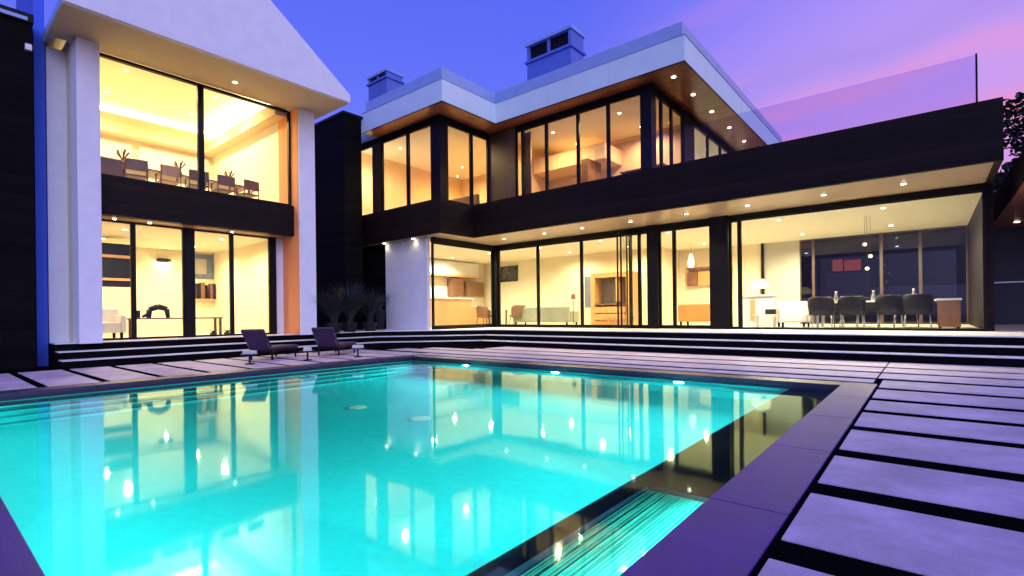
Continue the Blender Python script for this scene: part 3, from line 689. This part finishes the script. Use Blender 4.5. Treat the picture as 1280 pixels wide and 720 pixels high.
dup(st1, (-13.9, 17.2, FZ), R(60), 'walnut brown chair at the right end of the breakfast table', 'brown chairs at the breakfast table')
table('breakfast_table', 'small white breakfast table right of the kitchen island', (-14.5, 16.9, FZ), 1.1, .8, .74, M['white_gloss'], mleg=M['wood_br'])

# gabled house, upper dining room
def arm_chair(label, m1, group):
    t = thing('dining_armchair', label, 'chair', group=group)
    mk('seat', bx(-.26, .26, -.24, .26, .42, .48), m1, t, bevel=.015)
    mk('backrest', bx(-.25, .25, -.28, -.23, .60, .98), m1, t, bevel=.02)
    for sx in (-1, 1):
        mk('armrest', bxs([(sx*.29-.025, sx*.29+.025, -.25, .2, .66, .70), (sx*.29-.02, sx*.29+.02, .15, .19, .44, .66)]), M['wood_br'], t)
        for sy in (-.25, .22): mk('leg', lambda bm: tube(bm, (sx*.27, sy, 0), (sx*.27, sy, .97 if sy < 0 else .42), .02, seg=8), M['wood_br'], t, smooth=True)
    return t
ga = 'wooden armchairs along the upper window of the gabled house'
UZ = 4.22
lab = ['tan backed wooden armchair, second from the left in the upper window', 'brown wooden armchair farthest left in the upper window', 'brown wooden armchair in the upper window, just left of the mullion', 'brown wooden armchair in the upper window, just right of the mullion', 'brown wooden armchair farthest right in the upper window']
a0 = arm_chair(lab[0], M['wood_or'], ga); a0.scale = (.82, .82, .74); a0.location = (-15.25, 4.45, UZ); a0.rotation_euler = (0, 0, R(90))
a1 = arm_chair(lab[1], M['wood_br'], ga); a1.scale = (.82, .82, .74); a1.location = (-15.25, 3.75, UZ); a1.rotation_euler = (0, 0, R(80))
for i, y in enumerate((5.1, 5.75, 6.4)): dup(a1, (-15.2, y, UZ), R(85+8*i), lab[2+i])
table('upper_dining_table', 'long walnut dining table behind the upper window chairs', (-16.3, 5.0, UZ), .95, 3.6, .75, M['wood_br'])
sb = thing('low_cabinet', 'walnut low cabinet at the left end of the upper window', 'cabinet', (-15.3, 3.05, UZ)); mk('body', bx(-15.55, -15.1, 2.85, 3.45, UZ+.04, UZ+.62), M['wood_br'], sb); mk('top', bx(-15.58, -15.07, 2.83, 3.48, UZ+.621, UZ+.65), M['wood_or'], sb)
for i in range(3):
    fv = tag(mk('flower_vase', lambda bm: [lathe(bm, [(.05, 0), (.08, .08), (.04, .2)], (0, 0, 0), 12)]+[tube(bm, (0, 0, .18), (.14*math.cos(k*1.3), .14*math.sin(k*1.3), .38+.03*(k % 3)), .012, .03, 6) for k in range(6)], M['wood_br'], smooth=True),
             ['dark vase of twigs on the walnut table behind the farthest left armchair', 'dark vase of twigs at the middle of the walnut table', 'dark vase of twigs at the right end of the walnut table'][i], 'vase', 'vases of twigs on the upper table'); fv.location = (-16.2, 3.7+1.3*i, UZ+.751)

# gabled house, lower sitting room
table('console_table', 'long dark console table behind the lower left glazing', (-16.2, 4.9, FZ), .5, 2.2, .52, M['wood_br'])
sc = tag(mk('table_sculpture', lambda bm: [tube(bm, (0, -.22, 0), (0, -.2, .22), .06, .07, 10), tube(bm, (0, -.2, .22), (0, .0, .30), .07, .08, 10), tube(bm, (0, .0, .30), (0, .2, .24), .08, .07, 10), tube(bm, (0, .2, .24), (0, .23, 0), .07, .05, 10), tube(bm, (0, -.22, .1), (0, -.36, .03), .05, .03, 8)], M['leather'], smooth=True, bevel=.0), 'black arched sculpture on the dark console table', 'sculpture'); sc.location = (-16.2, 4.45, FZ+.521)
sp_ = tag(mk('small_speaker', bx(-.08, .08, -.08, .08, 0, .2), M['leather'], bevel=.01), 'small black cube speaker on the left end of the console table', 'speaker'); sp_.location = (-16.2, 3.95, FZ+.521)
sh = thing('shelving_unit', 'dark wall unit with two pale shelf boards in the lower left window', 'shelving', (-19, 3.4, 2.5))
mk('carcass', bx(-18.6, -18.2, 2.62, 4.35, 1.95, 3.2), M['leather'], sh); mk('shelf', bx(-18.2, -18.12, 2.62, 4.35, 2.78, 2.86), M['wood_or'], sh); mk('shelf', bx(-18.2, -18.12, 2.62, 4.35, 2.12, 2.19), M['wood_or'], sh)
sco = thing('wall_sconce', 'small dark sconce throwing light on the cream wall', 'lamp', (-20.3, 5.75, 3.0)); mk('backplate', bx(-20.399, -20.33, 5.6, 5.9, 2.95, 3.08), M['black'], sco); mk('shade', bx(-20.33, -20.2, 5.55, 5.95, 2.98, 3.05), M['black'], sco)
lamp('sconce_lamp', (-20.2, 5.75, 2.86), 10, CREAM, 'POINT', r=.04)
pic = thing('framed_picture', 'slate blue framed picture above the books in the lower window', 'picture', (-20.38, 6.9, 2.9)); mk('frame', bx(-20.399, -20.34, 6.5, 7.34, 2.45, 3.32), M['blue_p'], pic); mk('print', bx(-20.34, -20.33, 6.7, 7.1, 2.6, 3.15), M['steel'], pic)
bk = thing('book_shelf', 'small shelf holding dark books under the blue picture', 'shelf', (-20.3, 7.0, 2.0)); mk('shelf', bx(-20.399, -20.15, 6.5, 7.34, 1.66, 1.70), M['wood_or'], bk)
for i, (a, b, h) in enumerate(((6.72, 6.84, .55), (6.85, 6.98, .58), (6.99, 7.08, .5), (7.16, 7.24, .56), (7.25, 7.33, .55))):
    bo = tag(mk('book', bx(-.1, .1, -(b-a)/2, (b-a)/2, 0, h), M['wood_br' if i % 2 else 'leather']), ['thick black book at the left end of the small shelf', 'brown book second from the left on the small shelf', 'short black book in the middle of the small shelf', 'brown book right of the gap on the small shelf', 'black book at the right end of the small shelf'][i], 'book', 'books on the small shelf'); bo.location = (-20.25, (a+b)/2, 1.701)
sofa('low_sofa', 'cream upholstered low sofa at the bottom left of the lower window', M['towel'], (-16.4, 3.25, FZ), R(90), .9, 'sofa')
for i, (y, r) in enumerate(((5.15, .10), (5.5, .09), (6.3, .14))):
    ob = tag(mk('planter_bowl', lambda bm: [lathe(bm, [(r*.5, 0), (r, .06), (r*.9, .09)], (0, 0, 0), 12)]+[tube(bm, (0, 0, .08), (r*math.cos(k), r*math.sin(k), .16), .02, .006, 5) for k in range(7)], M['leaf'], smooth=True), ['small leafy bowl left of the lower mullion on the floor', 'leafy bowl just right of the lower mullion on the floor', 'wide leafy bowl on the floor at the right end of the lower window'][i], 'plant', 'leafy bowls behind the lower window'); ob.location = (-15.3, y+.35, FZ)

# bedroom joinery upstairs
hb = tag(mk('headboard', bx(-15.6, -13.6, 14.4, 14.55, 4.32, 5.75), M['wood_br'], bevel=.02), 'brown upholstered screen low in the upper corner windows', 'headboard')
hc = tag(mk('wardrobe', bx(-10.2, -9.9, 16.6, 17.6, 4.32, 6.9), M['wood_br'], bevel=.01), 'tall narrow dark wardrobe edge seen in the upper floor window', 'wardrobe')
hd = thing('dresser', 'dark red brown dresser low at the right end of the upper corner windows', 'dresser', (-7.7, 16.8, 4.321))
mk('body', bx(-8.5, -6.95, 16.6, 17.1, 4.40, 6.05), M['wood_br'], hd, bevel=.01); mk('top', bx(-8.55, -6.90, 16.55, 17.15, 6.051, 6.09), M['wood_br'], hd)
for k in range(3): mk('drawer', bx(-8.42, -7.03, 16.575, 16.598, 4.5+.52*k, 4.95+.52*k), M['wood_br'], hd)
mk('foot', bxs([(-8.45, -8.35, 16.65, 17.05, 4.321, 4.40), (-7.1, -7.0, 16.65, 17.05, 4.321, 4.40)]), M['black'], hd)

# ------------------------------------------------------------------ deck furniture
def lounger(label, group):
    t = thing('sun_lounger', label, 'sun lounger', group=group)
    mk('frame', bxs([(-.34, -.29, -.2, 1.35, .22, .27), (.29, .34, -.2, 1.35, .22, .27), (-.29, .29, 1.30, 1.35, .22, .27), (-.29, .29, -.2, -.15, .22, .27)]), M['black'], t)
    mk('cushion', bx(-.33, .33, -.12, 1.38, .271, .36), M['lounge'], t, bevel=.03)
    def bk(bm):
        box(bm, -.33, .33, -.04, .04, 0, .72)
        bmesh.ops.rotate(bm, verts=bm.verts, cent=(0, 0, 0), matrix=Matrix.Rotation(R(38), 3, 'X'))
        bmesh.ops.translate(bm, verts=bm.verts, vec=(0, -.12, .29))
    mk('backrest', bk, M['lounge'], t, bevel=.02)
    def pr(bm):
        for sx in (-.3, .3): tube(bm, (sx, -.15, .24), (sx, -.46, .72), .016, seg=8)
        tube(bm, (-.3, -.42, .66), (.3, -.42, .66), .014, seg=8)
    mk('backrest_frame', pr, M['steel'], t, smooth=True)
    for sx in (-1, 1):
        for y in (-.1, 1.22): mk('leg', bx(sx*.31-.02, sx*.31+.02, y-.02, y+.02, 0, .22), M['black'], t)
    return t
gl = 'aubergine sun loungers between the pool and the gabled house'
l0 = lounger('raised sun lounger nearer the dark steps, left of the pair', gl); l0.scale = (.86, .74, .84); l0.location = (-12.15, 5.45, 0); l0.rotation_euler = (0, 0, R(32))
dup(l0, (-11.95, 7.05, 0), R(34), 'raised sun lounger beside the white column, right of the pair')
def low_table(label, group):
    t = thing('deck_side_table', label, 'side table', group=group)
    mk('tabletop', lambda bm: lathe(bm, [(.17, .20), (.18, .205), (.18, .215), (.17, .22)], seg=24), M['pot'], t, smooth=False)
    mk('stem', lambda bm: lathe(bm, [(.10, 0), (.10, .015), (.02, .03), (.02, .20)], seg=16), M['pot'], t)
    return t
gt = 'round charcoal side tables beside the loungers'
t0 = low_table('low round charcoal side table left of the first lounger', gt); t0.location = (-11.25, 4.75, 0)
dup(t0, (-11.05, 5.95, 0), 0, 'low round charcoal side table between the two loungers')
dup(t0, (-10.85, 7.15, 0), 0, 'low round charcoal side table in front of the second lounger')
def towel(bm):
    for k in range(4):
        a = .125-.003*(k % 2); box(bm, -a, a, -.085+.003*k, .085-.002*k, .018*k, .018*k+.017)
for i, (x, y, rz) in enumerate(((-11.25, 4.75, .3), (-11.05, 5.95, -.4), (-10.85, 7.15, .8))):
    tw = tag(mk('folded_towel', towel, M['towel'], bevel=.006), ['folded white towel on the side table left of the first lounger', 'folded white towel on the side table between the loungers', 'folded white towel on the side table in front of the second lounger'][i], 'towel', 'folded towels on the side tables'); tw.location = (x, y, .221); tw.rotation_euler = (0, 0, rz)

# ------------------------------------------------------------------ plants
def blade(bm, base, ang, lean, h, w):
    p = Vector(base); d = Vector((math.cos(ang), math.sin(ang), 0)); s = Vector((-d.y, d.x, 0)); n = 7; L_ = []; R_ = []
    for i in range(n+1):
        t = i/n; c = p+d*(lean*t*t)+Vector((0, 0, h*(t-.28*t*t*lean/h*1.2)))
        ww = w*(1-t)**.7*(.6+.8*min(t*3, 1)*.5); up = Vector((0, 0, .25*ww))
        L_.append(bm.verts.new(c-s*ww+up)); R_.append(bm.verts.new(c+s*ww+up))
        if i == 0: C_ = []
        C_.append(bm.verts.new(c))
    for i in range(n):
        bm.faces.new([L_[i], C_[i], C_[i+1], L_[i+1]]); bm.faces.new([C_[i], R_[i], R_[i+1], C_[i+1]])
def strap_plant(name, label, loc, h, n, pot=.28, ph=.4, group=None, w=.03):
    t = thing(name, label, 'plant', loc, group=group)
    x, y, z = loc
    mk('pot', lambda bm: lathe(bm, [(pot*.75, 0), (pot, ph*.9), (pot, ph), (pot*.88, ph), (pot*.86, ph-.03)], loc, 20), M['pot'], t)
    def f(bm):
        for i in range(n):
            a = random.uniform(0, 6.283); hh = h*random.uniform(.55, 1.1)
            blade(bm, (x+random.uniform(-.08, .08), y+random.uniform(-.08, .08), z+ph-.04), a, hh*random.uniform(.25, .9), hh, w*random.uniform(.7, 1.3))
    mk('leaves', f, M['leaf'], t, smooth=True)
gp_ = 'potted strap-leaved plants in the dark corner by the steps'
for i, (x, y, h, lb) in enumerate(((-14.1, 8.45, .9, 'nearest strap-leaved plant in a charcoal pot, right of the white column'), (-14.4, 9.2, 1.2, 'tall strap-leaved plant in a charcoal pot, second from the white column'), (-14.6, 10.1, 1.05, 'strap-leaved plant in a charcoal pot, third from the white column'))):
    strap_plant('potted_plant', lb, (x, y, .5), h*1.3, 320, .24, .3, group=gp_, w=.02)
strap_plant('tall_potted_plant', 'dark spiky plant in a tall charcoal pot in front of the white kitchen wall', (-15.75, 11.3, .5), .75, 45, .22, .75, w=.045)

def tree(label, x, y, h, cr, n, group):
    t = thing('tree', label, 'tree', (x, y, 0), group=group)
    def tr(bm):
        tube(bm, (x, y, -.5), (x+.1, y, h*.45), .22, .14, 12)
        for k in range(9):
            a = k*2.4; r = cr*random.uniform(.4, .75)
            q = (x+.1+r*math.cos(a), y+r*math.sin(a), h*.55+random.uniform(.3, 1)*cr*.9)
            tube(bm, (x+.1, y, h*(.30+.017*k)), q, .07, .02, 7)
    mk('trunk', tr, M['bark'], t, smooth=True)
    def cw(bm):
        cl = []
        for k in range(34):
            v = Vector((random.gauss(0, 1), random.gauss(0, 1), random.gauss(0, 1))).normalized()*random.uniform(.45, 1)
            cl.append((Vector((x, y, h*.66))+Vector((v.x*cr, v.y*cr, v.z*cr*.8)), cr*random.uniform(.18, .36)))
        for i in range(n):
            c, r = random.choice(cl)
            v = Vector((random.gauss(0, 1), random.gauss(0, 1), random.gauss(0, 1))).normalized()*r*random.uniform(.3, 1.05)
            p = c+v; a = Vector((random.gauss(0, 1), random.gauss(0, 1), random.gauss(0, .6))).normalized(); b = a.cross(Vector((random.random(), random.random(), 1))).normalized()
            s = random.uniform(.10, .20)
            bm.faces.new([bm.verts.new(p+a*s), bm.verts.new(p+b*s*.5), bm.verts.new(p-a*s), bm.verts.new(p-b*s*.5)])
    mk('crown', cw, M['leaf_tree'], t)
tree('dark leafy tree rising above the pavilion at the right edge', 5.3, 30, 11.2, 3.2, 12000, 'trees beyond the pavilion')
tree('low dark tree behind the right end of the balcony band', 4.4, 34, 9.6, 2.7, 7000, 'trees beyond the pavilion')

# ------------------------------------------------------------------ sky, camera, render
SUN_EL, SUN_AZ = R(2.0), R(120)
W = bpy.data.worlds.new('World'); S.world = W; W.use_nodes = True; n = W.node_tree; n.nodes.clear(); N = n.nodes.new; LK = n.links.new
out = N('ShaderNodeOutputWorld'); bg = N('ShaderNodeBackground'); LK(bg.outputs[0], out.inputs[0])
tc = N('ShaderNodeTexCoord'); sep = N('ShaderNodeSeparateXYZ'); LK(tc.outputs['Generated'], sep.inputs[0])
def math_(op, a, b=None, c=None, clamp=False):
    m = N('ShaderNodeMath'); m.operation = op; m.use_clamp = clamp
    for i, v in enumerate((a, b, c)):
        if v is None: continue
        if isinstance(v, (int, float)): m.inputs[i].default_value = v
        else: LK(v, m.inputs[i])
    return m.outputs[0]
def ramp(f, st):
    c = N('ShaderNodeValToRGB'); e = c.color_ramp.elements
    while len(e) < len(st): e.new(.5)
    for i, (p, col) in enumerate(st): e[i].position = p; e[i].color = (*col, 1)
    LK(f, c.inputs[0]); return c.outputs[0]
def mixc(f, a, b, mode='MIX'):
    m = N('ShaderNodeMix'); m.data_type = 'RGBA'; m.blend_type = mode
    if isinstance(f, (int, float)): m.inputs[0].default_value = f
    else: LK(f, m.inputs[0])
    for s, v in ((6, a), (7, b)):
        if isinstance(v, tuple): m.inputs[s].default_value = (*v, 1)
        else: LK(v, m.inputs[s])
    return m.outputs[2]
X_, Y_, Z_ = sep.outputs
zc = math_('MAXIMUM', Z_, 0.)
# cool side of the sky (west, left of the view) and the afterglow side (over the right of the house)
cool = ramp(zc, [(0, (.30, .20, .72)), (.18, (.17, .17, .88)), (.4, (.085, .12, .90)), (.75, (.05, .08, .80))])
glow = ramp(zc, [(0, (.85, .22, .50)), (.22, (.62, .28, .76)), (.38, (.52, .30, .88)), (.55, (.30, .22, .93)), (.85, (.10, .12, .90))])
az = math_('ADD', math_('MULTIPLY', X_, .50), math_('MULTIPLY', Y_, .86))
fac = N('ShaderNodeMapRange'); fac.inputs['From Min'].default_value = .35; fac.inputs['From Max'].default_value = .85; fac.interpolation_type = 'SMOOTHSTEP'; LK(az, fac.inputs['Value'])
sky = mixc(fac.outputs[0], cool, glow)
# thin pink streaks of cloud
mp = N('ShaderNodeMapping'); mp.inputs['Rotation'].default_value = (R(0), R(-14), R(20)); mp.inputs['Scale'].default_value = (1.1, 1.1, 9); LK(tc.outputs['Generated'], mp.inputs[0])
nz = N('ShaderNodeTexNoise'); nz.inputs['Scale'].default_value = 1.5; nz.inputs['Detail'].default_value = 5; nz.inputs['Roughness'].default_value = .5; nz.inputs['Distortion'].default_value = .4; LK(mp.outputs[0], nz.inputs[0])
st_f = N('ShaderNodeMapRange'); st_f.inputs['From Min'].default_value = .47; st_f.inputs['From Max'].default_value = .62; st_f.interpolation_type = 'SMOOTHSTEP'; LK(nz.outputs['Fac'], st_f.inputs['Value'])
low = N('ShaderNodeMapRange'); low.inputs['From Min'].default_value = .62; low.inputs['From Max'].default_value = .30; LK(Z_, low.inputs['Value'])
sf = math_('MULTIPLY', math_('MULTIPLY', st_f.outputs[0], low.outputs[0]), fac.outputs[0])
sky = mixc(math_('MULTIPLY', sf, .8), sky, (.92, .28, .60))
def band(nx, ny, nz_, off, w, amp, col, sky, cutx=None):
    d = math_('ADD', math_('ADD', math_('MULTIPLY', X_, nx), math_('MULTIPLY', Y_, ny)), math_('MULTIPLY', Z_, nz_))
    d = math_('ADD', d, off)
    wob = math_('MULTIPLY', math_('SUBTRACT', nz2.outputs['Fac'], .5), .10)
    d = math_('DIVIDE', math_('ADD', d, wob), w)
    g_ = math_('POWER', 2.718, math_('MULTIPLY', math_('MULTIPLY', d, d), -1.))
    g_ = math_('MULTIPLY', math_('MULTIPLY', g_, fac.outputs[0]), amp)
    g_ = math_('MULTIPLY', g_, math_('MULTIPLY_ADD', nz.outputs['Fac'], 1.6, -.15, clamp=True), clamp=True)
    return mixc(g_, sky, col)
nz2 = N('ShaderNodeTexNoise'); nz2.inputs['Scale'].default_value = 3.; nz2.inputs['Detail'].default_value = 4; LK(tc.outputs['Generated'], nz2.inputs[0])
sky = band(.081, .339, -.937, .055, .030, .75, (.30, .20, .72), sky)
sky = band(.081, .339, -.937, .010, .018, .85, (.92, .26, .52), sky)
sky = band(.0, .20, -.98, .075, .020, 1.1, (1., .22, .42), sky)
sky = band(.15, .25, -.95, -.13, .030, .35, (.85, .40, .80), sky)
# paler, brighter sky behind the viewer's right shoulder
bk = math_('ADD', math_('MULTIPLY', X_, .85), math_('MULTIPLY', Y_, -.5))
bf = N('ShaderNodeMapRange'); bf.inputs['From Min'].default_value = .15; bf.inputs['From Max'].default_value = .95; bf.interpolation_type = 'SMOOTHSTEP'; LK(bk, bf.inputs['Value'])
sky = mixc(bf.outputs[0], sky, (.88, .98, 2.1))
ns = N('ShaderNodeTexSky'); ns.sky_type = 'NISHITA'; ns.sun_disc = False; ns.sun_elevation = SUN_EL; ns.sun_rotation = SUN_AZ
sky = mixc(.05, sky, ns.outputs[0], 'ADD')
gr = math_('GREATER_THAN', Z_, -.02)
sky = mixc(gr, (.01, .01, .02), sky)
LK(sky, bg.inputs[0]); bg.inputs[1].default_value = 1.0
sl = bpy.data.lights.new('afterglow_sun', 'SUN'); sl.energy = .45; sl.angle = R(25); sl.color = (.72, .72, 1.)
so = bpy.data.objects.new('afterglow_sun', sl); COL.objects.link(so)
dirv = Vector((.80, -.42, .42)); so.rotation_euler = dirv.to_track_quat('Z', 'Y').to_euler(); so.location = (10, -6, 10)

# camera (level, slightly rolled, wide lens with a little vertical shift)
F, Y0, YAW, ROLL = 630., 393.1, .6907, -.012
s, c = math.sin(YAW), math.cos(YAW); r = Vector((c, s, 0)); f = Vector((-s, c, 0)); u = Vector((0, 0, 1))
r2 = r*math.cos(ROLL)+u*math.sin(ROLL); u2 = -r*math.sin(ROLL)+u*math.cos(ROLL)
cd = bpy.data.cameras.new('camera'); cam = bpy.data.objects.new('camera', cd); COL.objects.link(cam); S.camera = cam
cam.matrix_world = Matrix(((r2.x, u2.x, -f.x, 0), (r2.y, u2.y, -f.y, 0), (r2.z, u2.z, -f.z, 1.0), (0, 0, 0, 1)))
cd.sensor_width = 36; cd.lens = 36*F/1280; cd.shift_y = (Y0-360)/1280; cd.clip_end = 2000; cd.clip_start = .05
S.view_settings.view_transform = 'Standard'; S.view_settings.look = 'None'; S.view_settings.exposure = 0; S.view_settings.gamma = 1
S.render.engine = 'CYCLES'
C = S.cycles; C.use_denoising = True; C.denoiser = 'OPENIMAGEDENOISE'; C.max_bounces = 8; C.diffuse_bounces = 4; C.glossy_bounces = 4; C.transmission_bounces = 6; C.transparent_max_bounces = 24
C.caustics_reflective = False; C.caustics_refractive = False; C.sample_clamp_indirect = 6; C.use_light_tree = True
